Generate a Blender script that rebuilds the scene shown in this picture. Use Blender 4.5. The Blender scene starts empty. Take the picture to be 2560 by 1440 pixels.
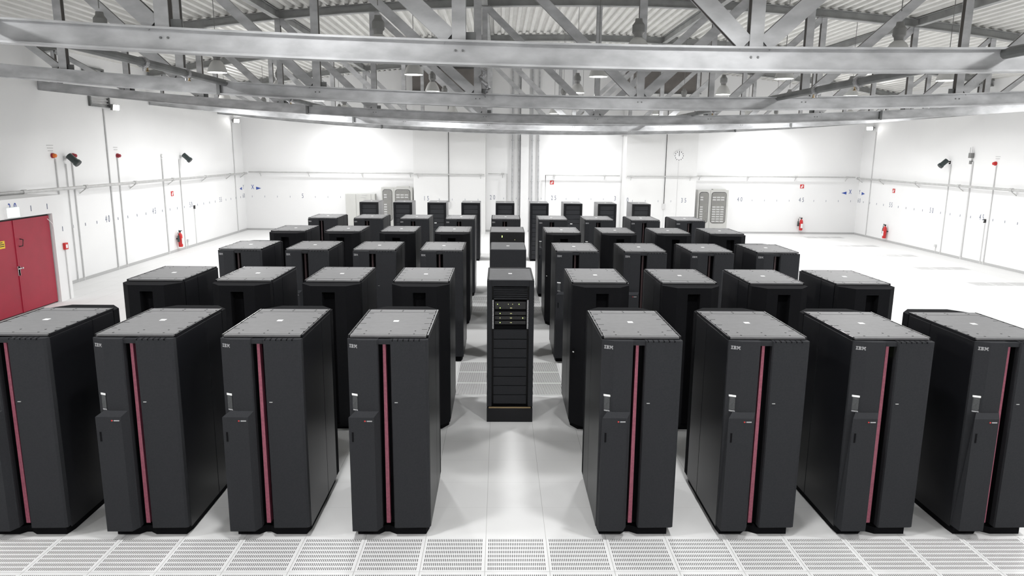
import bpy, math, random
from mathutils import Matrix, Vector
random.seed(7)
S = 0.6                       # one floor tile = 0.6 m; every length below is in tiles
scene = bpy.context.scene
col = scene.collection

# ------------------------------------------------------------------ camera
def make_camera():
    p, y, r = .1906, .0181, .0092
    cp, sp, cy, sy = math.cos(p), math.sin(p), math.cos(y), math.sin(y)
    F = Vector((sy*cp, cy*cp, -sp)); R = Vector((cy, -sy, 0)); U = R.cross(F)
    R2 = R*math.cos(r) + U*math.sin(r); U2 = -R*math.sin(r) + U*math.cos(r)
    cam = bpy.data.cameras.new('camera'); cam.sensor_width = 36; cam.lens = 36*1764.02/2560
    cam.clip_end = 200
    o = bpy.data.objects.new('camera', cam); col.objects.link(o)
    m = Matrix((R2, U2, -F)).transposed().to_4x4()
    m.translation = Vector((20.7016, 3.191, 6.3357))*S
    o.matrix_world = m
    scene.camera = o
make_camera()

# ------------------------------------------------------------------ world and exposure
w = bpy.data.worlds.new('world'); scene.world = w; w.use_nodes = True
w.node_tree.nodes['Background'].inputs[0].default_value = (1, 1, 1, 1)
w.node_tree.nodes['Background'].inputs[1].default_value = 0.05
vs = scene.view_settings
vs.view_transform = 'Standard'; vs.look = 'None'; vs.gamma = 1; vs.use_curve_mapping = False
vs.exposure = 0.25
LAMP_W = 75.0
LAMP_X = (5.5, 10.65, 17.6, 24.2, 30.9, 36.8, 43.5)
LAMP_Y = (4.6, 12.8, 22.0, 29.4, 36.5, 43.6, 50.2)
LAMP_Z = 9.0

# ------------------------------------------------------------------ materials
def mat(name, color, rough=.5, metal=0., noise=None, bump=0., spec=.5, emit=None, es=1.):
    m = bpy.data.materials.new(name); m.use_nodes = True
    nt = m.node_tree; b = nt.nodes['Principled BSDF']
    b.inputs['Base Color'].default_value = (*color, 1)
    b.inputs['Roughness'].default_value = rough; b.inputs['Metallic'].default_value = metal
    b.inputs['Specular IOR Level'].default_value = spec
    tc = nt.nodes.new('ShaderNodeTexCoord')
    if noise:
        sc, amt = noise[:2]
        n = nt.nodes.new('ShaderNodeTexNoise'); n.inputs['Scale'].default_value = sc
        n.inputs['Detail'].default_value = 5
        mp = nt.nodes.new('ShaderNodeMapping')
        if len(noise) > 2: mp.inputs['Scale'].default_value = noise[2]
        nt.links.new(tc.outputs['Object'], mp.inputs[0]); nt.links.new(mp.outputs[0], n.inputs['Vector'])
        r = nt.nodes.new('ShaderNodeValToRGB')
        r.color_ramp.elements[0].position = .33; r.color_ramp.elements[1].position = .67
        r.color_ramp.elements[0].color = (*[c*(1-amt) for c in color], 1)
        r.color_ramp.elements[1].color = (*[min(1, c*(1+amt)) for c in color], 1)
        nt.links.new(n.outputs['Fac'], r.inputs[0]); nt.links.new(r.outputs[0], b.inputs['Base Color'])
        if bump:
            bp = nt.nodes.new('ShaderNodeBump'); bp.inputs['Strength'].default_value = bump
            nt.links.new(n.outputs['Fac'], bp.inputs['Height']); nt.links.new(bp.outputs[0], b.inputs['Normal'])
    if emit:
        b.inputs['Emission Color'].default_value = (*emit, 1); b.inputs['Emission Strength'].default_value = es
    return m

M = dict(
    wall=mat('white_wall_paint', (.83, .83, .83), .6, noise=(.6, .012)),
    wall_grey=mat('far_pier_paint', (.78, .78, .775), .6, noise=(.6, .012)),
    deck=mat('roof_deck_steel', (.66, .655, .63), .5, noise=(2, .05)),
    galv=mat('galvanised_steel', (.47, .475, .485), .55, .1, noise=(2.2, .22, (1, 1, 2.2))),
    core=mat('dark_brown_core', (.055, .048, .043), .6),  # dark brown side faces between the plates of truss members
    topsteel=mat('galvanised_chord_steel', (.30, .305, .30), .5, .15, noise=(2.5, .15)),
    galv_dark=mat('galvanised_steel_dull', (.17, .175, .175), .5, .3, noise=(3, .2)),
    front=mat('charcoal_powder_coat', (.025, .026, .029), .75, noise=(60, .08), spec=.15),
    rear=mat('dark_rear_cover', (.011, .0112, .0125), .85, noise=(60, .08), spec=.03),
    black=mat('black_satin_side', (.006, .0063, .008), .36, noise=(30, .1), spec=.3),
    void=mat('deep_black_plastic', (.004, .004, .005), .8, spec=.1),
    lid=mat('grey_lid_steel', (.135, .135, .138), .6, noise=(14, .05)),
    lid_dark=mat('dark_grey_lid', (.075, .076, .08), .5, noise=(14, .12)),
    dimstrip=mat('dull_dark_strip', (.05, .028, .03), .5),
    pink=mat('red_accent_plastic', (.33, .08, .125), .35, noise=(40, .15)),
    white=mat('white_label', (.85, .85, .85), .5),
    logo=mat('silver_grey_print', (.36, .36, .37), .4),
    screen=mat('grey_display_glass', (.05, .053, .055), .5, noise=(80, .3)),
    brass=mat('brass_strip', (.30, .22, .12), .35, .5),
    silver=mat('silver_rail', (.38, .38, .39), .35, .7, noise=(90, .5)),
    server=mat('server_face', (.012, .012, .013), .45, noise=(60, .4)),
    led=mat('yellow_green_led', (.6, .9, .2), .4, emit=(.75, 1., .25), es=2),
    led_dim=mat('amber_led', (.6, .6, .3), .4, emit=(.8, .75, .35), es=.5),
    side_sheen=mat('side_panel_wall_sheen', (.20, .20, .205), .4, noise=(4, .06)),  # glossy black panels; the wall's reflection is painted in as grey
    lamp_shell=mat('lamp_aluminium', (.60, .60, .585), .45, .1),
    lamp_cap=mat('lamp_cap_grey', (.20, .20, .195), .5),
    glow=mat('lamp_glow', (1, 1, 1), .5, emit=(1, 1, 1), es=6),
    flood=mat('flood_glow', (1, 1, 1), .5, emit=(1, .98, .94), es=60),
    red_door=mat('crimson_door_paint', (.33, .012, .035), .45, noise=(3, .05)),
    dark=mat('dark_gap', (.02, .02, .02), .6),
    steel=mat('brushed_steel', (.6, .6, .6), .3, .8),
    red=mat('signal_red', (.55, .02, .02), .4),
    dkred=mat('dark_red_lens', (.30, .01, .025), .3),
    orange=mat('orange_lens', (.72, .17, .02), .3),
    dkgreen=mat('dark_green_enamel', (.035, .05, .05), .4),
    notice=mat('pale_grey_print', (.52, .52, .52), .6),
    pipe=mat('light_grey_pipe', (.48, .48, .475), .45, .2, noise=(6, .08)),
    conduit=mat('white_grey_conduit', (.62, .62, .62), .5),
    blue=mat('blue_wall_print', (.03, .075, .35), .6),
    bluegrey=mat('blue_grey_wall_print', (.16, .18, .25), .6),
    yellow=mat('yellow_sign', (.75, .50, .02), .5),
    exitgreen=mat('exit_sign_face', (.3, .9, .7), .4, emit=(.72, 1, .92), es=1.5),
    exitwhite=mat('exit_sign_white', (.9, 1, .98), .4, emit=(.9, 1, .98), es=3),
    cab=mat('pale_grey_cabinet', (.52, .52, .50), .5, noise=(3, .02)),
    cabin=mat('cabinet_interior', (.09, .087, .07), .6, noise=(25, .5)),
    breaker=mat('breaker_grey', (.50, .50, .49), .5),
    glass=mat('cabinet_window', (.8, .8, .8), .05),
    shade_panel=mat('brown_grey_shade', (.17, .155, .145), .6, noise=(1.5, .15)),  # brown-grey stands in for shade on the recessed wall
    tile=mat('white_floor_panel', (.72, .72, .72), .45, noise=(5, .015)),
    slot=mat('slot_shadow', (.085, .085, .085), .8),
    skirting=mat('grey_skirting', (.45, .45, .45), .5),
)
g = M['glass'].node_tree.nodes['Principled BSDF']; g.inputs['Alpha'].default_value = .12

def floor_mat():
    m = bpy.data.materials.new('raised_floor_vinyl'); m.use_nodes = True
    nt = m.node_tree; b = nt.nodes['Principled BSDF']; L = nt.links.new
    b.inputs['Roughness'].default_value = .6; b.inputs['Specular IOR Level'].default_value = .2
    tc = nt.nodes.new('ShaderNodeTexCoord'); sx = nt.nodes.new('ShaderNodeSeparateXYZ'); L(tc.outputs['Object'], sx.inputs[0])
    masks = []
    for ax, off in ((0, .5), (1, 0.)):
        a = nt.nodes.new('ShaderNodeMath'); a.operation = 'MULTIPLY_ADD'
        a.inputs[1].default_value = 1/S; a.inputs[2].default_value = off; L(sx.outputs[ax], a.inputs[0])
        f = nt.nodes.new('ShaderNodeMath'); f.operation = 'PINGPONG'; f.inputs[1].default_value = .5; L(a.outputs[0], f.inputs[0])
        c = nt.nodes.new('ShaderNodeMath'); c.operation = 'LESS_THAN'; c.inputs[1].default_value = .004; L(f.outputs[0], c.inputs[0])
        if ax: h = nt.nodes.new('ShaderNodeMath'); h.operation = 'MULTIPLY'; h.inputs[1].default_value = .35; L(c.outputs[0], h.inputs[0]); c = h
        masks.append(c)
    mx = nt.nodes.new('ShaderNodeMath'); mx.operation = 'MAXIMUM'; L(masks[0].outputs[0], mx.inputs[0]); L(masks[1].outputs[0], mx.inputs[1])
    n = nt.nodes.new('ShaderNodeTexNoise'); n.inputs['Scale'].default_value = 1.6; n.inputs['Detail'].default_value = 4
    L(tc.outputs['Object'], n.inputs['Vector'])
    r = nt.nodes.new('ShaderNodeValToRGB'); r.color_ramp.elements[0].color = (.70, .70, .695, 1); r.color_ramp.elements[1].color = (.76, .76, .76, 1)
    L(n.outputs['Fac'], r.inputs[0])
    mix = nt.nodes.new('ShaderNodeMixRGB'); mix.inputs[2].default_value = (.47, .47, .46, 1)
    L(mx.outputs[0], mix.inputs[0]); L(r.outputs[0], mix.inputs[1]); L(mix.outputs[0], b.inputs['Base Color'])
    return m
M['floor'] = floor_mat()

# ------------------------------------------------------------------ mesh helpers (lengths in tiles)
class MB:
    def __init__(s): s.v = []; s.f = []; s.mi = []; s.cur = 0
    def face(s, idx): s.f.append(idx); s.mi.append(s.cur)
    def box(s, x0, x1, y0, y1, z0, z1):
        b = len(s.v); s.v += [(x, y, z) for z in (z0, z1) for x, y in ((x0, y0), (x1, y0), (x1, y1), (x0, y1))]
        for q in ((3, 2, 1, 0), (4, 5, 6, 7), (0, 1, 5, 4), (1, 2, 6, 5), (2, 3, 7, 6), (3, 0, 4, 7)): s.face([b+i for i in q])
        return s
    def prism(s, poly, z0, z1, ztop=None):
        n = len(poly); b = len(s.v)
        s.v += [(x, y, z0) for x, y in poly] + [(x, y, (ztop[i] if ztop else z1)) for i, (x, y) in enumerate(poly)]
        s.face([b+i for i in reversed(range(n))]); s.face([b+n+i for i in range(n)])
        for i in range(n): j = (i+1) % n; s.face([b+i, b+j, b+n+j, b+n+i])
        return s
    def extr(s, poly, a, b_, axis='y'):      # poly in (x,z) extruded along y, or (y,z) along x
        n = len(poly); b = len(s.v)
        for t in (a, b_):
            s.v += [((p[0], t, p[1]) if axis == 'y' else (t, p[0], p[1])) for p in poly]
        s.face([b+i for i in range(n)]); s.face([b+n+i for i in reversed(range(n))])
        for i in range(n): j = (i+1) % n; s.face([b+j, b+i, b+n+i, b+n+j])
        return s
    def tube(s, pts, r, n=8, cap=True):
        pts = [Vector(p) for p in pts]; rs = r if isinstance(r, (list, tuple)) else [r]*len(pts)
        rings = []
        for i, p in enumerate(pts):
            d = (pts[min(i+1, len(pts)-1)] - pts[max(i-1, 0)]).normalized()
            a = Vector((0, 0, 1)) if abs(d.z) < .9 else Vector((1, 0, 0))
            u = d.cross(a).normalized(); w_ = d.cross(u)
            b = len(s.v)
            for k in range(n):
                t = 2*math.pi*k/n; s.v.append(tuple(p + (u*math.cos(t) + w_*math.sin(t))*rs[i]))
            rings.append(b)
        for a, b in zip(rings, rings[1:]):
            for k in range(n): j = (k+1) % n; s.face([a+k, a+j, b+j, b+k])
        if cap: s.face([rings[0]+k for k in reversed(range(n))]); s.face([rings[-1]+k for k in range(n)])
        return s
    def bar(s, p0, p1, wx, wy):              # rectangular bar in the xz plane, wx in plane, wy along y
        p0 = Vector(p0); p1 = Vector(p1); d = (p1-p0).normalized(); nrm = Vector((-d.z, 0, d.x))*wx/2; yv = Vector((0, wy/2, 0))
        b = len(s.v)
        for p in (p0, p1):
            for q in (nrm+yv, nrm-yv, -nrm-yv, -nrm+yv): s.v.append(tuple(p+q))
        for q in ((3, 2, 1, 0), (4, 5, 6, 7), (0, 1, 5, 4), (1, 2, 6, 5), (2, 3, 7, 6), (3, 0, 4, 7)): s.face([b+i for i in q])
        return s
    def hbar(s, p0, p1, wx, wy, th=.022):    # two steel plates facing the depth axis on a dark brown core
        p0 = Vector(p0); p1 = Vector(p1); d = (p1-p0).normalized(); yv = Vector((0, 1, 0))
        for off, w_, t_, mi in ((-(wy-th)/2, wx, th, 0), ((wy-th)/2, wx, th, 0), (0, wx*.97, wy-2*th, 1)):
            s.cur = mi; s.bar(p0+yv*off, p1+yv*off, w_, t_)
        return s
    def build(s, name, m, parent=None, smooth=False, loc=None, bevel=0):
        me = bpy.data.meshes.new(name)
        me.from_pydata([(x*S, y*S, z*S) for x, y, z in s.v], [], s.f)
        for mm in (m if isinstance(m, (list, tuple)) else [m]): me.materials.append(mm)
        me.polygons.foreach_set('material_index', s.mi)
        if smooth: me.polygons.foreach_set('use_smooth', [True]*len(s.f))
        me.update()
        o = bpy.data.objects.new(name, me); col.objects.link(o)
        if parent: o.parent = parent
        if loc: o.location = [c*S for c in loc]
        if bevel:
            bv = o.modifiers.new('bevel', 'BEVEL'); bv.width = bevel*S; bv.segments = 2; bv.limit_method = 'ANGLE'
        if smooth:
            try: me.set_sharp_from_angle(angle=math.radians(35))
            except Exception: pass
        return o

def tag(o, label=None, cat=None, group=None, kind=None):
    if label: o['label'] = label
    if cat: o['category'] = cat
    if group: o['group'] = group
    if kind: o['kind'] = kind
    return o
def empty(name, loc=(0, 0, 0), rz=0, **k):
    o = bpy.data.objects.new(name, None); col.objects.link(o); o.empty_display_size = .2
    o.location = [c*S for c in loc]; o.rotation_euler = (0, 0, rz)
    return tag(o, **k)
def dup(o, parent=None):
    c = o.copy(); col.objects.link(c); c.parent = parent
    for ch in list(o.children): dup(ch, c)
    return c
def place(o, loc, rz=0): o.location = [c*S for c in loc]; o.rotation_euler = (0, 0, rz)
def text_part(name, txt, size, m, parent, loc, rot=(math.pi/2, 0, 0), sx=1., space=1.):
    cu = bpy.data.curves.new(name, 'FONT'); cu.body = txt; cu.size = size*S; cu.align_x = 'CENTER'; cu.align_y = 'CENTER'
    cu.space_character = space; cu.extrude = .002
    t = bpy.data.objects.new(name, cu); col.objects.link(t); bpy.context.view_layer.update()
    me = bpy.data.meshes.new_from_object(t.evaluated_get(bpy.context.evaluated_depsgraph_get()))
    bpy.data.objects.remove(t)
    me.materials.clear(); me.materials.append(m)
    mtx = Matrix.Translation([c*S for c in loc]) @ Matrix.Rotation(rot[2], 4, 'Z') @ Matrix.Rotation(rot[0], 4, 'X') @ Matrix.Diagonal((sx, 1, 1, 1))
    me.transform(mtx)
    return me
ORD = ['first', 'second', 'third', 'fourth', 'fifth', 'sixth', 'seventh', 'eighth', 'ninth']

# ------------------------------------------------------------------ the room
XL, XR, YB, YF = .436, 49.54, 60.0, -2.0
def zt(x): return 12.6 - .00375*(x-25)**2           # underside of the top chord
def zb(x): return 7.57 + .00205*(x-25)**2           # underside of the bottom chord
ZD = .40
def structure(o): return tag(o, kind='structure')
structure(MB().box(XL-.5, XR+.5, YF-.5, YB+.5, -.4, 0).build('floor', M['floor']))
structure(MB().box(XL-.5, XL, YF-.5, YB+.5, 0, zt(XL)+.6).build('wall_left', M['wall']))
structure(MB().box(XR, XR+.5, YF-.5, YB+.5, 0, zt(XR)+.6).build('wall_right', M['wall']))
xs = [XL + (XR-XL)*i/40 for i in range(41)]
arc = [(XL, 0), (XR, 0)] + [(x, zt(x)+ZD+.05) for x in reversed(xs)]
back = structure(MB().extr(arc, YB, YB+.5).build('wall_back', M['wall']))
structure(MB().extr(arc, YF-.5, YF).build('wall_front', M['wall']))
def ceiling():
    mb = MB(); pts = []; x = XL-.1; p = .40
    prof = ((0, 0), (.15, 0), (.20, .13), (.35, .13))
    while x < XR+.1:
        for dx, dz in prof: pts.append((x+dx, zt(x+dx)+ZD+dz))
        x += p
    b = len(mb.v)
    for y in (YF-.5, YB+.5): mb.v += [(px, y, pz) for px, pz in pts]
    n = len(pts)
    for i in range(n-1): mb.face([b+i, b+i+1, b+n+i+1, b+n+i])
    o = mb.build('ceiling', M['deck']); so = o.modifiers.new('sheet', 'SOLIDIFY'); so.thickness = .02; so.offset = 1
    structure(o)
ceiling()
structure(MB().box(XL, XL+.05, 33.3, YB, 0, .14).build('baseboard_left', M['skirting']))
structure(MB().box(XR-.05, XR, YF, YB, 0, .14).build('baseboard_right', M['skirting']))
structure(MB().box(XL+.05, XR-.05, YB-.05, YB, 0, .14).build('baseboard_back', M['skirting']))
# piers on the far wall, with brown-grey panels above that paint in the shaded wall recess
PY = 58.2
for i, (a, b) in enumerate(((14.05, 19.55), (30.4, 35.9))):
    structure(MB().box(a, b, PY, YB-.05, 0, 10.75).build('trim_%d' % (i+1), M['wall_grey']))
    d = empty('pier_shade_panel', ((a+b)/2, 59.1, 10.75), label='brown-grey panel painted as the shaded wall recess above the %s pier' % ('left', 'right')[i], cat='shade_panel', group='painted shade panels above the piers')
    MB().box(-(b-a)/2, (b-a)/2, -.7, .88, 0, 1.68).build('shade_box', M['shade_panel'], d)
    MB().box(-(b-a)/2-.02, (b-a)/2+.02, -.82, -.7, 0, .08).build('panel_edge', M['galv_dark'], d)

# ------------------------------------------------------------------ painted scale on the walls
def scale_mark(mb, p, ax, sgn, h=.14, w=.022):      # small tick
    x, y, z = p
    if ax == 'x': mb.box(x-w/2, x+w/2, y-.012, y, z-h/2, z+h/2)
    else: mb.box(min(x, x+sgn*.012), max(x, x+sgn*.012), y-w/2, y+w/2, z-h/2, z+h/2)
def join(meshes, name, parent):
    import bmesh
    bm = bmesh.new()
    for me in meshes: bm.from_mesh(me)
    me = bpy.data.meshes.new(name); bm.to_mesh(me); bm.free()
    me.materials.append(meshes[0].materials[0])
    o = bpy.data.objects.new(name, me); col.objects.link(o); o.parent = parent
    return o
ZL = 2.73
walls = {w_: bpy.data.objects[w_] for w_ in ('wall_left', 'wall_right', 'wall_back')}
def digits(n, x, y, z, rz, sp=.27, mt='bluegrey'):
    out = []
    for k, ch in enumerate(str(n)):
        off = (k - (len(str(n))-1)/2)*sp*(1 if rz < 4 else 1)
        dx, dy = math.cos(rz)*off, math.sin(rz)*off
        out.append(text_part('digit', ch, .50, M[mt], None, (x+dx, y+dy, z), (math.pi/2, 0, rz), .62))
    return out
tb = MB(); txt = []
for X in range(1, 50):
    on1, on2 = 14.05 < X < 19.55, 30.4 < X < 35.9
    y = (PY if (on1 or on2) else YB) - .004
    if X in (9, 10, 11, 12, 13, 36, 37, 38, 39) : continue
    if X == 30: continue
    if X % 5: scale_mark(tb, (X, y, ZL-.06), 'x', 1)
    else: txt += digits(X, X+(.1 if X == 20 else 0), y, ZL, 0)
txt += digits('3', 29.93, YB-.004, ZL, 0) + digits('0', 30.62, PY-.004, ZL, 0)
tb.build('painted_scale_tick', M['bluegrey'], walls['wall_back'])
join(txt, 'painted_scale_number', walls['wall_back'])
for wn, xx, rz, sg in (('wall_left', XL+.004, math.pi/2, 1), ('wall_right', XR-.004, -math.pi/2, -1)):
    tb = MB(); txt = []
    for Y in range(34, 61):
        if Y % 5: scale_mark(tb, (xx, Y, ZL-.06), 'y', sg, w=.03)
        else: txt += digits(Y, xx, Y if Y < 60 else 59.7, ZL, rz)
    tb.build('painted_scale_tick', M['bluegrey'], walls[wn]); join(txt, 'painted_scale_number', walls[wn])
def tri(mb, a, b, c, n):
    i = len(mb.v); mb.v += [a, b, c] + [tuple(Vector(p)+Vector(n)*.01) for p in (a, b, c)]
    for q in ((0, 1, 2), (5, 4, 3), (0, 3, 4, 1), (1, 4, 5, 2), (2, 5, 3, 0)): mb.face([i+k for k in q])
am = MB()
tri(am, (1.35, YB, 3.2), (1.75, YB, 3.32), (1.35, YB, 3.44), (0, -1, 0))
tri(am, (48.6, YB, 3.2), (48.2, YB, 3.32), (48.6, YB, 3.44), (0, -1, 0))
am.build('painted_arrow', M['blue'], walls['wall_back'])
join([text_part('x', 'X', .5, M['blue'], None, (1.08, YB-.004, 3.4), (math.pi/2, 0, 0), .62),
      text_part('x', 'X', .5, M['blue'], None, (48.9, YB-.004, 3.4), (math.pi/2, 0, 0), .62)], 'painted_letter', walls['wall_back'])
am = MB(); tri(am, (XL, 59.4, 3.2), (XL, 58.9, 3.32), (XL, 59.4, 3.44), (1, 0, 0)); am.build('painted_arrow', M['blue'], walls['wall_left'])
am = MB(); tri(am, (XR, 59.4, 3.2), (XR, 58.9, 3.32), (XR, 59.4, 3.44), (-1, 0, 0)); am.build('painted_arrow', M['blue'], walls['wall_right'])
join([text_part('y', 'Y', .5, M['bluegrey'], None, (XL+.004, 59.75, 3.4), (math.pi/2, 0, math.pi/2), .62)], 'painted_letter', walls['wall_left'])
join([text_part('y', 'Y', .5, M['bluegrey'], None, (XR-.004, 59.75, 3.4), (math.pi/2, 0, -math.pi/2), .62)], 'painted_letter', walls['wall_right'])

# ------------------------------------------------------------------ left door block
BX = 2.38
structure(MB().box(XL, BX, 22, 28.1, 0, 4.42).box(XL, BX, 32.42, 33.27, 0, 4.42).box(XL, BX, 28.1, 32.42, 3.7, 4.42)
          .box(XL, 1.2, 28.1, 32.42, 0, 3.7).build('trim_3', M['wall']))
bt = MB()
for Y in (31.15, 32.15): scale_mark(bt, (BX, Y, 4.0), 'y', 1, h=.22, w=.03)
scale_mark(bt, (BX, 33.0, 3.0), 'y', 1, h=.2, w=.03)
bt.build('painted_scale_tick', M['bluegrey'], bpy.data.objects['trim_3'])
join(digits(30, BX+.006, 30.1, 4.08, math.pi/2, .32, 'blue'), 'painted_scale_number', bpy.data.objects['trim_3'])
dr = empty('door_1', (BX-.16, 30.25, 0), kind='structure')
MB().box(-.08, .0, -2.12, 2.12, 3.62, 3.69).box(-.08, 0, -2.12, -2.05, 0, 3.62).box(-.08, 0, 2.08, 2.15, 0, 3.62).build('door_frame', M['dark'], dr)
for k, (a, b) in enumerate(((-2.05, -.03), (.0, 2.08))):
    MB().box(-.06, .05+.012*k, a, b, .05, 3.62).build('door_leaf', M['red_door'], dr, bevel=.008)
MB().box(.05, .075, -.10, -.015, .05, 3.62).build('astragal_strip', M['red_door'], dr)
hm = MB().tube([(.06, -.06, 1.78), (.16, -.06, 1.78), (.16, -.26, 1.78)], .022).tube([(.06, .07, 1.78), (.15, .07, 1.78)], .035).box(.05, .075, -.12, -.0, 1.5, 1.86)
hm.build('door_handle', M['steel'], dr)
MB().tube([(.06, .12, 2.60), (.17, .16, 2.62), (.18, .2, 2.86), (.06, .2, 2.88)], .02).build('pull_hook', M['dark'], dr)
MB().tube([(.05, 1.98, 3.5), (.22, 2.02, 3.3), (.2, 2.1, 3.12), (.1, 2.14, 3.05)], .014).build('door_cable', M['white'], dr)
ws = empty('warning_sign', (BX-.10, 29.35, 2.8), label='yellow warning sign stuck on the left leaf of the red door', cat='sign')
MB().box(0, .02, -.3, .22, -.16, .12).build('plate', M['yellow'], ws)
MB().box(.02, .024, -.26, .18, -.02, .01).box(.02, .024, -.26, .18, -.09, -.06).box(.02, .024, -.2, .1, .05, .08).build('print', M['dark'], ws)
ex = empty('exit_sign', (BX, 29.95, 3.75), label='lit green and white exit sign over the red double door', cat='exit sign')
MB().box(.0, .12, -.34, .34, 0, .38).build('housing', M['white'], ex)
MB().box(.12, .13, -.33, .33, .02, .36).build('panel', M['exitgreen'], ex)
MB().box(.13, .135, -.28, .05, .08, .30).box(.13, .135, .12, .28, .12, .26).build('pictogram', M['exitwhite'], ex)
cp_ = empty('fire_call_point', (BX, 33.0, 2.25), label='small red fire call point box on the white jamb right of the red door', cat='alarm button')
MB().box(0, .1, -.11, .11, -.12, .16).build('box', M['red'], cp_, bevel=.01)
MB().box(.1, .106, -.06, .06, -.06, .09).build('glass_pane', M['white'], cp_)
MB().tube([(.03, 0, -.12), (.03, 0, -2.25)], .02, 6).build('conduit', M['conduit'], cp_)

# ------------------------------------------------------------------ slotted floor panels
def tile_mesh(long=False):
    mb = MB(); x0, pitch, sw = -.455, .0295, .0125
    xsl = [-.495]; 
    for i in range(31): xsl += [x0+i*pitch, x0+i*pitch+sw]
    xsl.append(.495); ysl = [-.495]
    if long: ysl += [-.46, .46]
    else:
        for j in range(8): ysl += [-.455+j*.1145, -.455+j*.1145+.078]
    ysl.append(.495)
    nx = len(xsl); Z = .007; mb.v = [(x, y, Z) for y in ysl for x in xsl]
    for j in range(len(ysl)-1):
        for i in range(nx-1):
            if i % 2 and j % 2: continue
            mb.face([j*nx+i, j*nx+i+1, (j+1)*nx+i+1, (j+1)*nx+i])
    b = len(mb.v)
    for x, y in ((-.495, -.495), (.495, -.495), (.495, .495), (-.495, .495)): mb.v += [(x, y, 0), (x, y, Z)]
    for k in range(4): j = (k+1) % 4; mb.face([b+2*k, b+2*j, b+2*j+1, b+2*k+1])
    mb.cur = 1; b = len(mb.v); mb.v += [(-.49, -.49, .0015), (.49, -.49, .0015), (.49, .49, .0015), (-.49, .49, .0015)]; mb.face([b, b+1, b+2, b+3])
    return mb
tile0 = tile_mesh().build('perforated_panel', [M['tile'], M['slot']]); tile1 = tile_mesh(True).build('perforated_panel', [M['tile'], M['slot']]); used = set()
def tile(x, y, label, group, long=False):
    p = tile1 if long else tile0
    o = p if long not in used else p.copy()
    if long in used: col.objects.link(o)
    used.add(long); o.location = (x*S, y*S, 0); tag(o, label, 'floor tile', group)
COLN = ['leftmost', 'second', 'third', 'fourth', 'fifth', 'sixth', 'seventh', 'rightmost']
CX = [12.95, 14.93, 16.93, 18.93, 20.96, 22.99, 25.03, 27.05, 29.04]
def where(x):
    names = {13: 'the leftmost', 15: 'the second', 17: 'the third', 19: 'the fourth', 23: 'the fifth', 25: 'the sixth', 27: 'the seventh', 29: 'the rightmost'}
    if x in names: return 'in front of %s front row cabinet' % names[x]
    if x == 21: return 'in the middle of the centre aisle'
    if x == 20: return 'at the left edge of the centre aisle'
    if x == 22: return 'at the right edge of the centre aisle'
    if x < 13: return 'beyond the leftmost front row cabinet'
    if x > 29: return 'beyond the rightmost front row cabinet'
    return 'between %s and %s front row cabinets' % (names[x-1], names[x+1][4:])
for X in range(12, 31): tile(X, 13.5, 'slotted floor tile in the inner row, %s' % where(X), 'slotted floor tiles along the front row')
for X in range(13, 30): tile(X, 12.5, 'slotted floor tile in the outer row, %s' % where(X), 'slotted floor tiles cut by the bottom edge')
for yy, rn in ((21.5, 'nearest row'), (22.5, 'middle row'), (23.5, 'farthest row')):
    for X, cn in ((20, 'left one'), (21, 'middle one'), (22, 'right one')):
        tile(X, yy, 'slotted floor tile, %s behind the server rack, %s' % (rn, cn), 'slotted floor tiles behind the open server rack', True)
for yy, rn in ((31.5, 'nearest row'), (32.5, 'middle row'), (33.5, 'farthest row')):
    for X, cn in ((20, 'left'), (21, 'middle'), (22, 'right')):
        tile(X, yy, 'slotted white floor tile deep in the centre aisle, %s, %s one' % (rn, cn), 'slotted floor tiles deep in the centre aisle', True)
for yy, rn in ((57.6, 'farthest'), (52.5, 'second farthest'), (47.8, 'third farthest'), (42.7, 'second nearest'), (37.8, 'nearest')):
    for k, cn in enumerate(('left', 'middle', 'right')):
        tile(45+k, yy, 'slotted floor tile, %s patch by the right wall, %s of three' % (rn, cn), 'slotted floor tiles by the right wall')
tile(38, 33.2, 'lone slotted floor tile on the open floor right of the cabinets', 'slotted floor tiles by the right wall')

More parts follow.
